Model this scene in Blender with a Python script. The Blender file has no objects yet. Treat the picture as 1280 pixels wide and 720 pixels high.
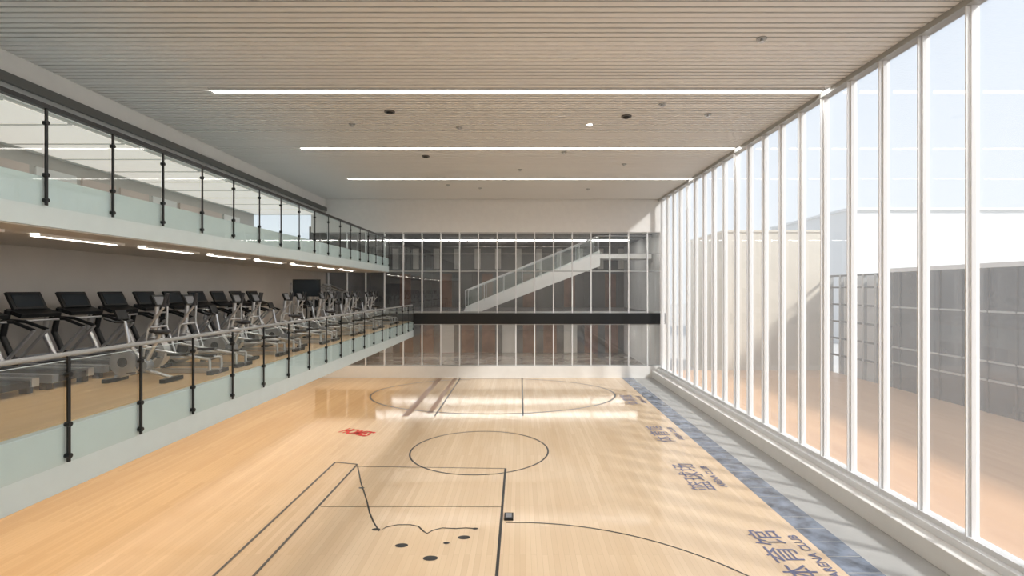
import bpy, math, random
from mathutils import Vector, Matrix, Euler
random.seed(4)
S = bpy.context.scene
CZ = 4.3
# ------------------------------------------------------------ materials
def mat(name, col, rough=0.5, metal=0.0, spec=0.5, noise=0.0, nscale=4.0, coat=0.0):
    m = bpy.data.materials.new(name); m.use_nodes = True
    nt = m.node_tree; b = nt.nodes['Principled BSDF']
    b.inputs['Roughness'].default_value = rough
    b.inputs['Metallic'].default_value = metal
    b.inputs['Specular IOR Level'].default_value = spec
    b.inputs['Coat Weight'].default_value = coat
    if noise > 0:
        tc = nt.nodes.new('ShaderNodeTexCoord'); n = nt.nodes.new('ShaderNodeTexNoise')
        n.inputs['Scale'].default_value = nscale; n.inputs['Detail'].default_value = 5
        nt.links.new(tc.outputs['Object'], n.inputs['Vector'])
        r = nt.nodes.new('ShaderNodeValToRGB')
        r.color_ramp.elements[0].position = 0.3; r.color_ramp.elements[1].position = 0.7
        r.color_ramp.elements[0].color = tuple(c*(1-noise) for c in col)+(1,)
        r.color_ramp.elements[1].color = tuple(min(1, c*(1+noise)) for c in col)+(1,)
        nt.links.new(n.outputs['Fac'], r.inputs['Fac'])
        nt.links.new(r.outputs['Color'], b.inputs['Base Color'])
    else:
        b.inputs['Base Color'].default_value = (*col, 1)
    return m
def emis(name, col, st):
    m = bpy.data.materials.new(name); m.use_nodes = True
    nt = m.node_tree; b = nt.nodes['Principled BSDF']
    b.inputs['Base Color'].default_value = (*col, 1)
    b.inputs['Emission Color'].default_value = (*col, 1)
    b.inputs['Emission Strength'].default_value = st
    return m
def glass(name, tint, refl=1.0, rough=0.0, haze=0.0, hazecol=(0.8, 0.85, 0.86), trans=0.5):
    # thin architectural glass for single-sheet panes (Schlick reflectance from facing angle)
    m = bpy.data.materials.new(name); m.use_nodes = True
    nt = m.node_tree; nt.nodes.clear(); L = nt.links
    o = nt.nodes.new('ShaderNodeOutputMaterial')
    t = nt.nodes.new('ShaderNodeBsdfTransparent'); t.inputs['Color'].default_value = (*tint, 1)
    g = nt.nodes.new('ShaderNodeBsdfGlossy'); g.inputs['Roughness'].default_value = rough
    lw = nt.nodes.new('ShaderNodeLayerWeight'); lw.inputs['Blend'].default_value = 0.5
    pw = nt.nodes.new('ShaderNodeMath'); pw.operation = 'POWER'; pw.inputs[1].default_value = 5
    ma = nt.nodes.new('ShaderNodeMath'); ma.operation = 'MULTIPLY_ADD'; ma.use_clamp = True
    ma.inputs[1].default_value = 0.9*min(1, refl); ma.inputs[2].default_value = 0.07*refl
    L.new(lw.outputs['Facing'], pw.inputs[0]); L.new(pw.outputs[0], ma.inputs[0])
    mx = nt.nodes.new('ShaderNodeMixShader'); L.new(ma.outputs[0], mx.inputs[0])
    last = t
    if haze > 0:
        d = nt.nodes.new('ShaderNodeBsdfDiffuse'); d.inputs['Color'].default_value = (*hazecol, 1)
        tl = nt.nodes.new('ShaderNodeBsdfTranslucent'); tl.inputs['Color'].default_value = (*hazecol, 1)
        m3 = nt.nodes.new('ShaderNodeMixShader'); m3.inputs[0].default_value = trans
        L.new(d.outputs[0], m3.inputs[1]); L.new(tl.outputs[0], m3.inputs[2])
        m2 = nt.nodes.new('ShaderNodeMixShader'); m2.inputs[0].default_value = haze
        L.new(t.outputs[0], m2.inputs[1]); L.new(m3.outputs[0], m2.inputs[2]); last = m2
    L.new(last.outputs[0], mx.inputs[1]); L.new(g.outputs[0], mx.inputs[2])
    L.new(mx.outputs[0], o.inputs['Surface'])
    return m
def wood(name, c1, c2, c3, rough, pw=0.09, pl=1.9, left=None, coat=0.0):
    m = bpy.data.materials.new(name); m.use_nodes = True
    nt = m.node_tree; L = nt.links; b = nt.nodes['Principled BSDF']
    b.inputs['Coat Weight'].default_value = coat; b.inputs['Coat Roughness'].default_value = 0.04
    tc = nt.nodes.new('ShaderNodeTexCoord')
    mp = nt.nodes.new('ShaderNodeMapping'); mp.inputs['Rotation'].default_value = (0, 0, math.pi/2)
    L.new(tc.outputs['Object'], mp.inputs['Vector'])
    br = nt.nodes.new('ShaderNodeTexBrick'); br.offset = 0.37
    br.inputs['Scale'].default_value = 1.0
    br.inputs['Brick Width'].default_value = pl; br.inputs['Row Height'].default_value = pw
    br.inputs['Mortar Size'].default_value = 0.0015
    br.inputs['Color1'].default_value = (*c1, 1); br.inputs['Color2'].default_value = (*c2, 1)
    br.inputs['Mortar'].default_value = (*[c*0.75 for c in c2], 1)
    L.new(mp.outputs[0], br.inputs['Vector'])
    n = nt.nodes.new('ShaderNodeTexNoise'); n.inputs['Scale'].default_value = 0.45; n.inputs['Detail'].default_value = 4
    mp2 = nt.nodes.new('ShaderNodeMapping'); mp2.inputs['Scale'].default_value = (3, 0.5, 1)
    L.new(tc.outputs['Object'], mp2.inputs['Vector']); L.new(mp2.outputs[0], n.inputs['Vector'])
    mx = nt.nodes.new('ShaderNodeMixRGB'); mx.inputs[2].default_value = (*c3, 1)
    mr = nt.nodes.new('ShaderNodeMapRange'); mr.inputs[1].default_value = 0.4; mr.inputs[2].default_value = 0.75; mr.inputs[4].default_value = 0.6
    L.new(n.outputs['Fac'], mr.inputs[0]); L.new(mr.outputs[0], mx.inputs[0]); L.new(br.outputs['Color'], mx.inputs[1])
    out = mx.outputs[0]
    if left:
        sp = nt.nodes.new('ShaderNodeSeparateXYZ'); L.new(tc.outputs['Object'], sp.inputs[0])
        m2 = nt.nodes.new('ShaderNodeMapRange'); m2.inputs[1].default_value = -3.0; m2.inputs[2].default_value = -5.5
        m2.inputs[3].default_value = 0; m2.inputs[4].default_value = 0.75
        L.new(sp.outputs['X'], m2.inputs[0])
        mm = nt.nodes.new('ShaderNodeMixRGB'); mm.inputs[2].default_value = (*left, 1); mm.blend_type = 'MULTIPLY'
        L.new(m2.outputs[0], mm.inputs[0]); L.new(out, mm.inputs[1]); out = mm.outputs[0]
    L.new(out, b.inputs['Base Color'])
    b.inputs['Roughness'].default_value = rough
    return m

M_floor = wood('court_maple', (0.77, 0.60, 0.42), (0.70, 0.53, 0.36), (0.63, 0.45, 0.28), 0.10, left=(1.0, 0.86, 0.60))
M_gym = wood('gallery_oak', (0.80, 0.54, 0.28), (0.74, 0.48, 0.24), (0.68, 0.43, 0.21), 0.3)
M_ter = wood('terrace_reflected_orange', (0.70, 0.42, 0.24), (0.64, 0.37, 0.20), (0.58, 0.33, 0.17), 0.35, pw=0.14)  # orange stands in for the court floor's reflection in the glass
M_white = mat('white_paint', (0.82, 0.81, 0.79), 0.6, noise=0.02)
M_slat = mat('ceiling_slat_cream', (0.76, 0.76, 0.75), 0.5)
M_back = mat('ceiling_backing', (0.32, 0.31, 0.30), 0.8)
M_beige = mat('warm_grey_wall', (0.56, 0.53, 0.49), 0.7, noise=0.04, nscale=1.2)
M_pink = mat('blush_panel', (0.68, 0.57, 0.51), 0.6, noise=0.10, nscale=0.8)
M_fascia = mat('pale_aqua_fascia', (0.68, 0.79, 0.81), 0.25, noise=0.02)
M_dkband = mat('dark_grey_trim', (0.12, 0.12, 0.115), 0.5)
M_black = mat('black_metal', (0.02, 0.022, 0.024), 0.35, 0.4)
M_rubber = mat('black_rubber', (0.025, 0.025, 0.028), 0.6)
M_silver = mat('silver_metal', (0.62, 0.63, 0.65), 0.28, 0.85)
M_greyp = mat('grey_plastic', (0.22, 0.23, 0.25), 0.35)
M_screen = mat('screen_glass', (0.03, 0.04, 0.05), 0.08)
M_mull = mat('mullion_aluminium', (0.78, 0.79, 0.80), 0.35, 0.0)
M_mullg = mat('grey_aluminium', (0.42, 0.43, 0.43), 0.35, 0.3)
M_conc = mat('concrete', (0.42, 0.42, 0.41), 0.4, noise=0.10, nscale=1.6)
M_slate = mat('blue_slate', (0.17, 0.20, 0.26), 0.18, noise=0.55, nscale=3.5)
M_line = mat('court_line_black', (0.03, 0.03, 0.03), 0.3)
M_brown = mat('court_line_brown', (0.34, 0.19, 0.10), 0.3)
M_red = mat('court_red', (0.75, 0.02, 0.02), 0.5, spec=0.3)
M_navy = mat('court_navy', (0.13, 0.14, 0.24), 0.4)
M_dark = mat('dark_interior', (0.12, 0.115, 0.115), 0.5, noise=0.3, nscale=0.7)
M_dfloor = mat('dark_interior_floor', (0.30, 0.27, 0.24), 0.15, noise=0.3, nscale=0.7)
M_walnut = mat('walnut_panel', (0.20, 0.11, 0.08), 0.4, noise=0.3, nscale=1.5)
M_sand = mat('sandstone', (0.66, 0.60, 0.50), 0.8, noise=0.05, nscale=0.6)
M_render = mat('white_render', (0.74, 0.74, 0.73), 0.8, noise=0.02)
M_dglass = mat('dark_facade_glass', (0.03, 0.036, 0.042), 0.06, noise=0.5, nscale=0.8)
M_ground = mat('pale_paving', (0.55, 0.54, 0.52), 0.8, noise=0.06)
G_wall = glass('curtain_glass', (0.97, 0.985, 0.99), 0.75, haze=0.20, hazecol=(0.93, 0.95, 0.96), trans=0.8)
G_back = glass('partition_glass', (0.92, 0.95, 0.96), 1.9, haze=0.03)
G_rail = glass('balustrade_glass', (0.92, 0.97, 0.965), 0.9, haze=0.07, hazecol=(0.8, 0.92, 0.92))
E_strip = emis('linear_light', (1.0, 0.97, 0.92), 10)
E_soff = emis('soffit_light', (1.0, 0.94, 0.85), 10)
E_dim = emis('gallery_fill', (1.0, 0.93, 0.86), 0.36)  # weak glow for the added upper gallery fill
E_corr = emis('corridor_fill', (1.0, 0.95, 0.9), 16)  # glow for the added fill strips behind the back glazing
E_under = emis('undercroft_fill', (1.0, 0.95, 0.85), 0.60)  # glow for the added fill under the lower slab
E_dot = emis('downlight_glow', (1.0, 0.95, 0.88), 12)

# ------------------------------------------------------------ mesh builder
class MB:
    def __init__(s): s.v = []; s.f = []; s.m = []; s.mats = []; s.sm = []
    def mi(s, m):
        if m not in s.mats: s.mats.append(m)
        return s.mats.index(m)
    def add(s, vs, fs, m, smooth=False):
        o = len(s.v); s.v += [tuple(v) for v in vs]; k = s.mi(m)
        for f in fs: s.f.append([i+o for i in f]); s.m.append(k); s.sm.append(smooth)
    def box(s, c, d, m, rot=None):
        vs = []
        R = Euler(rot).to_matrix() if rot else None
        for x in (-.5, .5):
            for y in (-.5, .5):
                for z in (-.5, .5):
                    p = Vector((x*d[0], y*d[1], z*d[2]))
                    if R: p = R @ p
                    vs.append(p+Vector(c))
        s.add(vs, [(0,1,3,2),(4,6,7,5),(0,4,5,1),(2,3,7,6),(0,2,6,4),(1,5,7,3)], m)
    def bb(s, x0, x1, y0, y1, z0, z1, m):
        s.box(((x0+x1)/2, (y0+y1)/2, (z0+z1)/2), (x1-x0, y1-y0, z1-z0), m)
    def paneX(s, x, y0, y1, z0, z1, m): s.add([(x,y0,z0),(x,y1,z0),(x,y1,z1),(x,y0,z1)], [(0,1,2,3)], m)
    def paneY(s, y, x0, x1, z0, z1, m): s.add([(x0,y,z0),(x1,y,z0),(x1,y,z1),(x0,y,z1)], [(0,1,2,3)], m)
    def cyl(s, p, q, r, m, n=10, r2=None):
        p = Vector(p); q = Vector(q); r2 = r if r2 is None else r2
        d = (q-p).normalized(); a = d.orthogonal().normalized(); b = d.cross(a)
        vs = []
        for (c, rr) in ((p, r), (q, r2)):
            for i in range(n):
                t = 2*math.pi*i/n; vs.append(c+a*math.cos(t)*rr+b*math.sin(t)*rr)
        s.add(vs, [(i, (i+1) % n, n+(i+1) % n, n+i) for i in range(n)], m, True)
        s.add(vs, [tuple(range(n-1, -1, -1)), tuple(range(n, 2*n))], m)
    def tube(s, pts, r, m, n=8):
        for i in range(len(pts)-1): s.cyl(pts[i], pts[i+1], r, m, n)
        for p in pts[1:-1]: s.ball(p, r, m)
    def ball(s, c, r, m, sc=(1, 1, 1), n=8):
        vs = []; fs = []
        for i in range(n+1):
            ph = math.pi*i/n
            for j in range(n*2):
                th = math.pi*j/n
                vs.append((c[0]+r*sc[0]*math.sin(ph)*math.cos(th), c[1]+r*sc[1]*math.sin(ph)*math.sin(th), c[2]+r*sc[2]*math.cos(ph)))
        for i in range(n):
            for j in range(n*2):
                k = (j+1) % (n*2); fs.append((i*2*n+j, (i+1)*2*n+j, (i+1)*2*n+k, i*2*n+k))
        s.add(vs, fs, m, True)
    def prism(s, poly, y0, y1, m):   # poly in xz
        n = len(poly)
        vs = [(x, y0, z) for x, z in poly]+[(x, y1, z) for x, z in poly]
        s.add(vs, [tuple(range(n)), tuple(range(2*n-1, n-1, -1))]+[(i, n+i, n+(i+1) % n, (i+1) % n) for i in range(n)], m)
    def mesh(s, name):
        me = bpy.data.meshes.new(name); me.from_pydata(s.v, [], s.f)
        for m in s.mats: me.materials.append(m)
        for p, k, sm in zip(me.polygons, s.m, s.sm): p.material_index = k; p.use_smooth = sm
        me.update(); return me
    def obj(s, name, loc=(0, 0, 0), rot=(0, 0, 0), bevel=0):
        o = bpy.data.objects.new(name, s.mesh(name)); S.collection.objects.link(o)
        o.location = loc; o.rotation_euler = rot
        if bevel:
            b = o.modifiers.new('bevel', 'BEVEL'); b.width = bevel; b.segments = 2; b.limit_method = 'ANGLE'
        return o
def single(name, x0, x1, y0, y1, z0, z1, m, bevel=0):
    b = MB(); b.bb(x0, x1, y0, y1, z0, z1, m); return b.obj(name, bevel=bevel)

YN, YB = -4.0, 25.0     # near end, back wall
XR, XL = 6.84, -5.2     # curtain wall, lower balcony edge
ZC = 8.71
# ------------------------------------------------------------ room shell
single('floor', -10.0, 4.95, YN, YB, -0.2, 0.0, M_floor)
b = MB(); b.bb(4.95, 5.5, YN, YB, -0.2, 0.0, M_slate)
for i in range(60):
    y = YN+0.25+i*0.48
    b.bb(4.97, 5.48, y-0.006, y+0.006, 0.0, 0.002, M_conc)
b.obj('trim_slate_edge')
single('floor_concrete_strip', 5.5, 7.1, YN, YB, -0.2, 0.0, M_conc)
b = MB(); b.bb(6.45, 7.1, YN, YB, 0.0, 0.34, M_white); b.bb(6.68, 7.02, YN, YB, 0.34, 0.47, M_mull)
b.obj('trim_window_curb', bevel=0.01)
# ceiling with real slats
b = MB(); b.bb(-9.5, 7.1, YN, YB, ZC+0.07, ZC+0.3, M_back)
strips = [-2.2, 2.3, 6.8, 11.4, 16.0, 20.4]
y = YN+0.07
while y < YB-0.05:
    if not any(abs(y-s) < 0.13 for s in strips):
        b.bb(-9.5, XR+0.05, y-0.058, y+0.058, ZC, ZC+0.07, M_slat)
    else:
        b.bb(-9.5, -6.85, y-0.058, y+0.058, ZC, ZC+0.07, M_slat)
    y += 0.16
b.obj('ceiling')
for s in strips:
    b = MB(); b.bb(-6.85, 6.7, s-0.10, s+0.10, ZC+0.01, ZC+0.065, E_strip)
    b.bb(-6.85, 6.7, s-0.14, s-0.10, ZC-0.012, ZC+0.07, M_white); b.bb(-6.85, 6.7, s+0.10, s+0.14, ZC-0.012, ZC+0.07, M_white)
    b.obj('linear_ceiling_light')
def cpos(px, py):
    Z = 640*(ZC-CZ)/(362-py); return ((px-650)*Z/640, Z)
for px, py, k in [(487,139,1),(783,145,1),(737,155,2),(574,159,0),(532,195,1),(440,155,0),(885,143,0),(952,48,0),(705,190,0),(560,231,0),(735,236,0),(828,130,0),(650,212,0),(600,235,0),(780,205,0)]:
    X, Y = cpos(px, py)
    b = MB()
    if k == 1:
        b.cyl((0,0,0),(0,0,-0.03),0.13,M_dkband,20); b.cyl((0,0,-0.03),(0,0,-0.06),0.09,M_black,20,0.06)
    elif k == 2:
        b.cyl((0,0,0),(0,0,-0.025),0.1,M_white,20); b.cyl((0,0,-0.025),(0,0,-0.03),0.07,E_dot,20)
    else:
        b.cyl((0,0,0),(0,0,-0.02),0.09,M_mullg,16); b.cyl((0,0,-0.02),(0,0,-0.06),0.025,M_silver,8); b.cyl((0,0,-0.06),(0,0,-0.065),0.05,M_silver,12)
    b.obj('ceiling_downlight' if k else 'fire_sprinkler', (X, Y, ZC))
single('wall_near', -13.2, 7.1, YN-0.2, YN, -0.2, 9.0, M_white)
single('wall_under_gallery', -10.2, -10.0, YN, YB, -0.2, 1.95, M_white)
b = MB(); b.bb(-10.0, XL, YN, YB, 2.0, 2.74, M_fascia)
b.obj('gallery_slab_lower', bevel=0.01)
b = MB(); b.bb(-9.8, -5.35, YN+0.2, YB-0.2, 1.97, 2.0, E_under)
for i in range(15): b.bb(-9.85, -5.3, YN+0.2+i*2.0, YN+0.28+i*2.0, 1.955, 2.0, M_white)
b.obj('undercroft_fill_panel')  # added glowing panel, unseen from the camera, brightens the floor below
single('gallery_floor_lower', -9.5, XL-0.12, YN, YB, 2.74, 2.76, M_gym)
single('wall_left_lower', -9.7, -9.5, YN, YB, 2.76, 5.15, M_beige)
b = MB(); b.bb(-9.5, -9.47, YN, YB, 2.76, 2.88, M_white); b.obj('baseboard_left')
UX = -6.4
b = MB(); b.bb(-13.0, UX, YN, YB, 5.15, 5.82, M_fascia); b.bb(-9.5, UX-0.02, YN, YB, 5.13, 5.15, M_beige)
b.obj('gallery_slab_upper', bevel=0.008)
for y0 in [3.3, 5.45, 7.6, 9.75, 11.9, 14.0, 16.2, 18.4, 20.6]:
    b = MB(); b.bb(-7.27, -7.13, y0, y0+1.6, 5.10, 5.13, E_soff)
    b.bb(-7.30,-7.27,y0,y0+1.6,5.09,5.13,M_white); b.bb(-7.13,-7.10,y0,y0+1.6,5.09,5.13,M_white); b.obj('soffit_light')
b = MB(); b.bb(-9.62, -9.5, YN, YB, 8.3, 9.0, M_white); b.bb(-9.65, -9.42, YN, YB, 8.12, 8.3, M_dkband); b.bb(-9.62,-9.5,YN,YB,7.95,8.12,M_mullg)
b.obj('trim_bulkhead')
single('ceiling_upper_gallery', -13.0, -9.62, YN, YB, 7.95, 8.1, M_white)
b = MB(); b.bb(-13.2, -13.0, YN, YB, 5.0, 9.0, M_beige)
yy = YN+0.3; i = 0
while yy < YB-1.4:
    b.bb(-13.0, -12.94, yy, yy+1.25, 5.9, 7.6, M_pink if i % 3 else M_white); yy += 1.45; i += 1
b.obj('wall_left_upper')
b = MB(); b.bb(-12.7, -9.9, YN+0.2, YB-0.2, 7.925, 7.945, E_dim)
for i in range(20): b.bb(-12.75, -9.85, YN+0.2+i*1.5, YN+0.26+i*1.5, 7.91, 7.95, M_white)
b.obj('gallery_fill_panel')  # added wide dim emitter that brightens the upper gallery

def lounge():
    b = MB()
    b.box((0,0,0.40),(0.7,1.5,0.14),M_pink); b.box((-0.3,0,0.68),(0.12,1.5,0.5),M_pink,(0,-0.12,0))
    b.box((0,-0.72,0.52),(0.7,0.08,0.22),M_pink); b.box((0,0.72,0.52),(0.7,0.08,0.22),M_pink)
    for x in (-.28,.28):
        for yy in (-.66,.66): b.cyl((x,yy,0),(x,yy,0.33),0.02,M_black)
    return b
lm = lounge().mesh('lounge_sofa')
for y0 in [6.5, 9.5, 12.6, 16]:
    o = bpy.data.objects.new('lounge_sofa', lm); S.collection.objects.link(o); o.location = (-11.6, y0, 5.82)

def balustrade(name, X, y0, sp, n, zr, zbot, zfloor, band=False):
    b = MB()
    ye = YB-0.05
    if band:
        b.bb(X-0.02, X+0.06, YN+.05, ye, zr-0.03, zr+0.03, M_black)
    else:
        b.cyl((X-0.05, YN+.05, zr), (X-0.05, ye, zr), 0.028, M_mullg, 12)
    for i in range(-9, n):
        y = y0+i*sp
        if y > ye or y < YN: continue
        b.box((X+0.035, y, (zr+zbot)/2), (0.02, 0.036, zr-zbot-0.02), M_black)
        for z in (zbot+0.08, zfloor+0.02, zr-0.22):
            b.cyl((X-0.0, y, z), (X+0.06, y, z), 0.03, M_black, 10)
        ya, yb = y+0.03, min(y+sp-0.03, ye)
        b.paneX(X+0.018, ya, yb, zbot, zr-0.06, G_rail)
        b.bb(X+0.012, X+0.024, ya, yb, zr-0.064, zr-0.056, M_fascia)
    return b.obj(name)
balustrade('glass_balustrade', XL, 5.86, 1.115, 20, 3.55, 2.32, 2.74)
balustrade('glass_balustrade', UX, 6.88, 1.126, 20, 6.76, 5.42, 5.82, band=True)

# ------------------------------------------------------------ back wall
single('wall_back', -10.2, 7.1, YB, YB+0.25, 7.1, 9.0, M_white)
single('trim_back_plinth', -10.2, 7.1, YB, YB+0.25, -0.1, 0.55, M_white)
single('trim_back_floor_band', -5.2, 7.1, YB-0.03, YB+0.25, 2.62, 3.15, M_black)
b = MB()
b.paneY(YB+0.11, -9.5, XR, 0.55, 2.62, G_back)
b.paneY(YB+0.11, -9.5, XR, 3.15, 7.1, G_back)
x = -9.4
while x < XR:
    b.bb(x-0.025, x+0.025, YB+0.04, YB+0.16, 0.55, 2.62, M_mull)
    b.bb(x-0.025, x+0.025, YB+0.04, YB+0.16, 3.15, 7.1, M_mull)
    x += 0.92
for z, t in [(0.58, .03), (2.6, .03), (5.2, .025), (6.05, .015), (7.07, .04), (3.19, .04)]:
    b.bb(-9.5, XR, YB+0.05, YB+0.15, z-t, z+t, M_mullg)
b.obj('window_back')
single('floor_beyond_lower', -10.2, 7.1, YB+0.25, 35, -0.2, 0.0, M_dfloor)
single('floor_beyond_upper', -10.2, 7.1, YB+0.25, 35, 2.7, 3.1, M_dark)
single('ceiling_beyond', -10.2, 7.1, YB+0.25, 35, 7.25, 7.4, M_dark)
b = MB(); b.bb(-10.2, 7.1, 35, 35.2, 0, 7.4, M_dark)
for i in range(12):
    x0 = -9.6+i*1.4
    b.bb(x0, x0+0.75, 34.93, 35, 3.1, 5.4, M_walnut if i % 2 else M_dkband)
    b.bb(x0, x0+0.9, 34.93, 35, 0.0, 2.3, M_walnut if i % 3 else M_beige)
    b.bb(x0+0.9, x0+1.3, 34.93, 35, 5.7, 7.1, M_beige)
b.obj('wall_beyond')
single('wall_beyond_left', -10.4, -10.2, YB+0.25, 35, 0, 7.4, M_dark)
single('wall_beyond_right', 7.1, 7.3, YB+0.25, 35, 0, 7.4, M_white)
for (yy, zz) in [(25.6, 7.25), (30.5, 7.25), (28.5, 2.7), (32, 2.7)]:
    b = MB(); b.bb(-8, 6.5, yy-0.08, yy+0.08, zz-0.03, zz-0.005, E_corr); b.bb(-8.05,6.55,yy-0.1,yy+0.1,zz-0.01,zz,M_white); b.obj('corridor_fill_strip')  # added strips to brighten the back interior and the stair front
# stair
b = MB()
xa, za, xb, zb = -2.9, 3.1, 4.15, 6.15
for ys in (27.2, 28.7):
    b.prism([(xa-0.1, za), (xa+0.75, za), (xb+0.1, zb-0.6), (xb+0.1, zb+0.25), (xa, za+0.3)], ys, ys+0.08, M_white)
N = 18
for i in range(N):
    t = i/(N-1); x = xa+0.2+(xb-xa-0.2)*t; z = za+0.1+(zb-za-0.1)*t
    b.bb(x-0.16, x+0.24, 27.28, 28.7, z-0.05, z, M_white); b.bb(x+0.2, x+0.23, 27.28, 28.7, z, z+0.14, M_white)
b.bb(xb, 7.0, 27.2, 28.78, zb-0.2, zb+0.02, M_white)
for ys in (27.16, 28.8):
    b.add([(xa, ys, za+0.3), (xb, ys, zb+0.1), (xb, ys, zb+1.0), (xa, ys, za+1.15)], [(0, 1, 2, 3)], G_rail)
    b.cyl((xa, ys, za+1.15), (xb, ys, zb+1.0), 0.03, M_silver); b.cyl((xb, ys, zb+1.0), (7.0, ys, zb+1.0), 0.03, M_silver)
    for i in range(8):
        t = i/7; x = xa+(xb-xa)*t; z0 = za+0.2+(zb-za-.15)*t
        b.cyl((x, ys, z0), (x, ys, z0+0.95), 0.018, M_silver, 6)
b.obj('staircase')

# ------------------------------------------------------------ curtain wall (right)
b = MB()
b.paneX(XR+0.07, YN, YB, 0.47, ZC, G_wall)
y0 = 7.79-0.94*12
while y0 < YB:
    if y0 > YN:
        b.bb(XR+0.0, XR+0.12, y0-0.038, y0+0.038, 0.47, ZC, M_mull)
        b.bb(XR-0.06, XR+0.0, y0-0.012, y0+0.012, 0.47, ZC, M_mull)
    y0 += 0.94
b.bb(XR-0.05, XR+0.13, YN, YB, 0.47, 0.55, M_mull)
b.bb(XR-0.08, XR+0.13, YN, YB, ZC-0.10, ZC, M_mullg)
b.obj('window_right')
# exterior
single('floor_terrace', 7.1, 15.0, YN, 25.0, -0.2, 0.36, M_ter)
single('ground', -60, 160, -60, 160, -0.45, -0.22, M_ground)
b = MB(); b.bb(10.0, 15.0, 25.0, 30, -0.2, 7.1, M_sand); b.bb(9.95,15.05,24.95,30,7.1,7.2,M_sand); b.obj('sandstone_building')
b = MB()
b.bb(15.0, 22, 4, 20.6, -0.2, 5.0, M_dglass); b.bb(14.9, 22.1, 3.9, 20.7, 5.0, 5.15, M_render)
for i in range(18): b.bb(14.95, 15.0, 4+i*0.95, 4.05+i*0.95, 0.36, 5.0, M_black)
for z in (1.4, 2.0, 3.6): b.bb(14.95, 15.0, 4, 20.6, z-0.03, z+0.03, M_mullg)
b.obj('dark_glazed_building')
b = MB()
for i in range(6): b.bb(15.0, 15.15, 20.75+i*0.8, 20.87+i*0.8, -0.2, 5.0, M_mullg)
for z in (1.2, 2.0, 2.8, 3.6, 4.4, 4.95): b.bb(15.02, 15.12, 20.75, 24.9, z-0.04, z+0.04, M_dkband)
b.bb(15.5, 16, 20.75, 24.9, -0.2, 5.0, M_render)
b.obj('facade_trellis')
b = MB(); b.bb(27, 80, 42, 55, -0.3, 10.8, M_render); b.bb(26.8,80,41.8,55,10.8,11.0,M_render)
for i in range(10): b.bb(30+i*4.5, 32.4+i*4.5, 41.97, 42, 1, 4.5, M_dglass)
b.obj('white_building')

# ------------------------------------------------------------ court markings
ZL = 0.004
def flat(b, pts, w, m, closed=False, z=ZL):
    n = len(pts); vs = []; fs = []
    for i, p in enumerate(pts):
        a = pts[(i-1) % n] if (i > 0 or closed) else p; c = pts[(i+1) % n] if (i < n-1 or closed) else p
        d = Vector((c[0]-a[0], c[1]-a[1])).normalized(); nx, ny = -d.y*w/2, d.x*w/2
        vs += [(p[0]+nx, p[1]+ny, z), (p[0]-nx, p[1]-ny, z)]
    for i in range(n if closed else n-1):
        j = (i+1) % n; fs.append((2*i, 2*i+1, 2*j+1, 2*j))
    b.add(vs, fs, m)
def g(px, py):
    Z = 640*CZ/(py-362); return ((px-650)*Z/640, Z)
b = MB()
circ = lambda cx, cy, rx, ry, a0=0, a1=360, n=72: [(cx+rx*math.cos(math.radians(a0+(a1-a0)*i/n)), cy+ry*math.sin(math.radians(a0+(a1-a0)*i/n))) for i in range(n+(0 if a1-a0 == 360 else 1))]
flat(b, circ(-1.08, 13.7, 1.83, 1.83), 0.045, M_line, True)
flat(b, [(-4.6, 5), (-4.6, 12.75)], 0.05, M_line)
flat(b, [(-4.0, 5), (-4.0, 12.6)], 0.05, M_line)
flat(b, [(-4.6, 12.75), (-4.0, 12.6)], 0.05, M_line)
flat(b, [(-4.0, 12.45), (-0.34, 12.3)], 0.03, M_line)
flat(b, [(-0.35, 5), (-0.35, 12.3)], 0.05, M_line)
flat(b, [(-3.95, 10.15), (-0.35, 10.15)], 0.03, M_line)
flat(b, circ(-0.1, 5.05, 4.4, 4.4, 0, 92), 0.03, M_line)
flat(b, circ(-1.1, 21.2, 5.0, 3.5), 0.07, M_line, True)
flat(b, [(0.1, 17.4), (0.1, 24.9)], 0.06, M_line)
flat(b, [(-3.9, 17.4), (-3.9, 24.9)], 0.24, M_brown); flat(b, [(-3.15, 17.8), (-3.15, 24.9)], 0.18, M_brown)
flat(b, [(-2.9, 17.4), (-2.9, 24.9)], 0.05, M_line)
b.obj('court_lines')
b = MB()
P = [g(*p) for p in [(447,583),(449,592),(451,603),(455,615),(459,628),(462,641),(467,653),(474,664),(483,659),(497,656),(513,656),(523,658),(529,664),(534,667),(541,663),(553,660),(570,661),(582,660),(594,661)]]
flat(b, P, 0.03, M_line)
for px, py, r in [(502,682,.10),(538,698,.11),(580,672,.10),(470,662,.07),(452,610,.06),(558,679,.05),(594,661,.05),(447,583,.05)]:
    X, Y = g(px, py); c = circ(X, Y, r*1.1, r*0.7, 0, 360, 16)
    b.add([(x, y, ZL+0.001) for x, y in c], [tuple(range(16))], M_line)
b.obj('court_emblem')
X, Y = g(636, 647)
b = MB(); b.box((0,0,0.02),(0.17,0.26,0.04),M_black); b.box((0,0,0.045),(0.11,0.18,0.012),M_greyp); b.obj('floor_socket', (X, Y, 0.0))
def lettering(txt, X, Y, size, m, rot, sx=1.0, bold=0.03):
    c = bpy.data.curves.new('t', 'FONT'); c.body = txt; c.size = size; c.align_x = 'CENTER'; c.align_y = 'CENTER'; c.offset = bold*size
    o = bpy.data.objects.new('t', c); S.collection.objects.link(o)
    bpy.context.view_layer.update()
    me = bpy.data.meshes.new_from_object(o); bpy.data.objects.remove(o)
    me.materials.clear(); me.materials.append(m)
    ob = bpy.data.objects.new('court_lettering', me); S.collection.objects.link(ob)
    ob.location = (X, Y, 0.006); ob.rotation_euler = (0, 0, rot); ob.scale = (sx, 1, 1)
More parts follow.
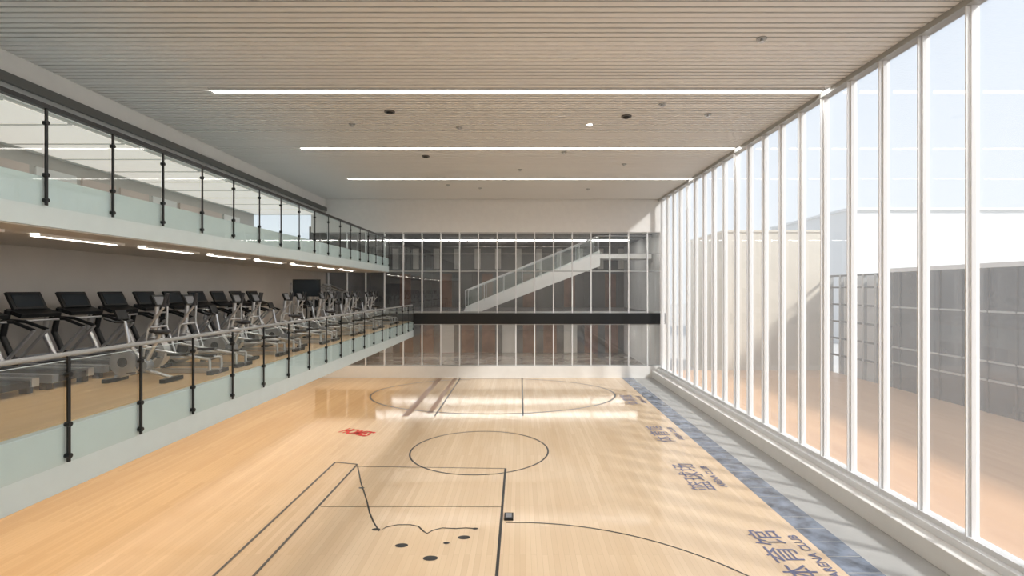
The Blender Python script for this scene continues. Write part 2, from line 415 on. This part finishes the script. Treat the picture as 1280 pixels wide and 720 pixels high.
lettering('HOMES', -4.92, 15.4, 0.66, M_red, -0.45, 0.50, 0.03)
for Y, X, t in [(20.0, 4.45, '\u4f53\u80b2\u9986'), (15.3, 4.35, '\u4f53\u80b2\u9986'), (11.8, 4.15, '\u7bee\u7403\u573a'), (8.3, 4.45, '\u4f53\u80b2\u9986')]:
    lettering(t, X-0.14, Y, 0.58, M_navy, math.pi/2, 1.0, 0.0)
    lettering('ARENA CLUB', X+0.30, Y, 0.22, M_navy, math.pi/2, 1.0, 0.02)

# ------------------------------------------------------------ fitness machines
def treadmill():
    b = MB()
    b.box((-0.1,0,0.17),(1.75,0.56,0.10),M_rubber,(0,-0.02,0))
    for s in (-1,1):
        b.box((-0.1,s*0.34,0.19),(1.8,0.12,0.13),M_greyp if s>0 else M_silver,(0,-0.02,0))
        b.box((-0.85,s*0.34,0.07),(0.12,0.1,0.14),M_black); b.box((0.7,s*0.34,0.07),(0.12,0.1,0.14),M_black)
        b.tube([(0.55,s*0.40,0.2),(0.80,s*0.40,0.75),(0.70,s*0.40,1.22)],0.05,M_black if s>0 else M_silver)
        b.tube([(0.72,s*0.40,1.04),(0.40,s*0.40,1.02),(0.02,s*0.38,0.88)],0.03,M_black)
        b.tube([(0.02,s*0.38,0.88),(0.55,s*0.39,0.30)],0.03,M_silver)
    b.box((0.78,0,0.24),(0.42,0.72,0.24),M_greyp,(0,0.12,0))
    b.box((0.62,0,1.16),(0.30,0.78,0.07),M_black,(0,-0.35,0))
    b.box((0.76,0,1.38),(0.045,0.66,0.34),M_black,(0,0.45,0))
    b.box((0.735,0,1.382),(0.012,0.54,0.25),M_screen,(0,0.45,0))
    b.cyl((0.5,-0.39,1.02),(0.5,0.39,1.02),0.022,M_silver)
    return b.mesh('treadmill')
def elliptical():
    b = MB()
    b.box((0,0,0.05),(1.7,0.10,0.08),M_silver)
    for x in (-0.8,0.8): b.box((x,0,0.04),(0.10,0.60,0.08),M_black)
    b.cyl((0.55,-0.09,0.42),(0.55,0.09,0.42),0.32,M_silver,24); b.cyl((0.55,-0.11,0.42),(0.55,0.11,0.42),0.18,M_black,20)
    b.tube([(0.6,0,0.5),(0.48,0,1.0),(0.45,0,1.40)],0.045,M_silver)
    b.box((0.42,0,1.48),(0.05,0.34,0.24),M_black,(0,0.4,0)); b.box((0.39,0,1.485),(0.012,0.26,0.17),M_greyp,(0,0.4,0))
    for s in (-1,1):
        dx = 0.14*s
        b.tube([(0.55+dx*1.2,s*0.20,0.42+dx),(-0.75,s*0.20,0.30)],0.03,M_silver)
        b.box((-0.28+dx,s*0.22,0.37+dx*0.3),(0.38,0.14,0.05),M_black)
        b.tube([(0.40+dx,s*0.27,0.38),(0.44,s*0.27,0.95),(0.28-dx,s*0.26,1.35),(0.24-dx,s*0.22,1.62)],0.024,M_silver)
        b.tube([(0.28-dx,s*0.26,1.36),(0.24-dx,s*0.22,1.63)],0.032,M_rubber)
        b.cyl((-0.75,s*0.20,0.08),(-0.75,s*0.20,0.30),0.03,M_silver)
    b.cyl((0.44,-0.27,0.95),(0.44,0.27,0.95),0.022,M_silver)
    return b.mesh('elliptical_trainer')
def bike():
    b = MB()
    for x in (-0.5,0.55): b.box((x,0,0.04),(0.10,0.52,0.07),M_black)
    b.tube([(-0.5,0,0.07),(0,0,0.22),(0.55,0,0.08)],0.035,M_silver)
    b.cyl((0.38,-0.05,0.36),(0.38,0.05,0.36),0.25,M_silver,24); b.cyl((0.38,-0.065,0.36),(0.38,0.065,0.36),0.09,M_black,16)
    b.tube([(0,0,0.3),(-0.28,0,0.88)],0.035,M_silver); b.tube([(0,0,0.3),(0.30,0,0.72),(0.38,0,1.12)],0.035,M_silver)
    b.tube([(-0.15,0,0.62),(0.30,0,0.72)],0.03,M_silver)
    b.ball((-0.32,0,0.92),0.14,M_rubber,(1.1,0.85,0.35)); b.ball((-0.18,0,0.93),0.08,M_rubber,(1.3,0.5,0.4))
    b.tube([(0.38,0,1.1),(0.40,-0.2,1.12),(0.58,-0.22,1.18)],0.022,M_black); b.tube([(0.38,0,1.1),(0.40,0.2,1.12),(0.58,0.22,1.18)],0.022,M_black)
    b.box((0.44,0,1.24),(0.04,0.26,0.18),M_black,(0,0.4,0))
    b.cyl((0,-0.09,0.3),(0,0.09,0.3),0.11,M_greyp,18)
    for s in (-1,1):
        b.tube([(0,s*0.1,0.3),(0.12*s,s*0.12,0.3-0.12*s)],0.016,M_silver); b.box((0.12*s,s*0.18,0.3-0.12*s),(0.1,0.1,0.025),M_black)
    return b.mesh('exercise_bike')
def weights():
    b = MB()
    for y in (-0.5,0.5):
        b.box((0.5,y,1.05),(0.07,0.07,2.1),M_silver); b.box((-0.5,y,0.85),(0.07,0.07,1.7),M_silver)
        b.box((0,y,0.04),(1.1,0.08,0.08),M_silver); b.tube([(-0.5,y,1.68),(0.5,y,2.07)],0.03,M_silver)
    b.box((0.5,0,2.08),(0.08,1.07,0.08),M_silver); b.box((-0.5,0,1.68),(0.07,1.07,0.07),M_silver)
    for i in range(10): b.box((0.48,0,0.14+i*0.065),(0.16,0.42,0.055),M_black)
    for y in (-0.13,0.13): b.cyl((0.48,y,0.08),(0.48,y,2.05),0.012,M_silver)
    b.box((-0.12,0,0.46),(0.9,0.3,0.09),M_rubber)
    for x in (-0.45,0.2): b.box((x,0,0.21),(0.06,0.28,0.42),M_black)
    b.cyl((-0.1,-0.65,1.15),(-0.1,0.65,1.15),0.015,M_silver)
    for s in (-1,1): b.cyl((-0.1,s*0.56,1.15),(-0.1,s*0.62,1.15),0.2,M_black,20); b.tube([(-0.1,s*0.5,1.15),(0.5,s*0.5,1.15)],0.02,M_silver)
    return b.mesh('weight_machine')
GZ = 2.76
def put(me, name, x, y, r, s=1.0):
    o = bpy.data.objects.new(name, me); S.collection.objects.link(o)
    o.location = (x, y, GZ); o.rotation_euler = (0, 0, r); o.scale = (s, s, s)
T, E, B, W = treadmill(), elliptical(), bike(), weights()
for i in range(13): put(T, 'treadmill', -8.15, 5.3+i*0.98, math.radians(180), 0.97)
for i in range(18): put(E if i % 3 else B, 'elliptical_trainer' if i % 3 else 'exercise_bike', -6.3, 8.6+i*0.86, math.radians(180), 0.9)
for i in range(3): put(W, 'weight_machine', -8.4, 20.2+i*1.6, math.radians(180), 0.85)
b = MB(); b.box((0,0,0.02),(0.4,0.6,0.04),M_black); b.cyl((0,0,0.04),(0,0,1.3),0.03,M_black); b.box((0,0,1.6),(1.0,0.06,0.62),M_black); b.box((0,-0.035,1.6),(0.94,0.01,0.56),M_screen)
b.obj('television_stand', (-7.75, 18.6, GZ))

# ------------------------------------------------------------ light
w = bpy.data.worlds.new('World'); S.world = w; w.use_nodes = True
nt = w.node_tree; bg = nt.nodes['Background']
tc = nt.nodes.new('ShaderNodeTexCoord'); sp = nt.nodes.new('ShaderNodeSeparateXYZ'); cr = nt.nodes.new('ShaderNodeValToRGB')
nt.links.new(tc.outputs['Generated'], sp.inputs[0]); nt.links.new(sp.outputs['Z'], cr.inputs['Fac']); nt.links.new(cr.outputs['Color'], bg.inputs['Color'])
cr.color_ramp.elements[0].position = 0.0; cr.color_ramp.elements[0].color = (0.78, 0.83, 0.88, 1)
cr.color_ramp.elements[1].position = 0.5; cr.color_ramp.elements[1].color = (0.58, 0.66, 0.78, 1)
bg.inputs['Strength'].default_value = 0.92
sl = bpy.data.lights.new('sun', 'SUN'); sl.energy = 3.4; sl.angle = math.radians(6); sl.color = (1, 0.965, 0.92)
so = bpy.data.objects.new('sun', sl); S.collection.objects.link(so)
so.rotation_euler = Vector((-0.70, 0.50, -0.62)).to_track_quat('-Z', 'Y').to_euler()

cam = bpy.data.cameras.new('camera'); co = bpy.data.objects.new('camera', cam); S.collection.objects.link(co)
co.location = (0, 0, CZ); co.rotation_euler = (math.pi/2, 0, 0)
cam.lens = 18; cam.sensor_width = 36; cam.shift_x = -10/1280; cam.shift_y = 2/1280; cam.clip_end = 500
S.camera = co
S.view_settings.view_transform = 'Standard'; S.view_settings.exposure = 0.40
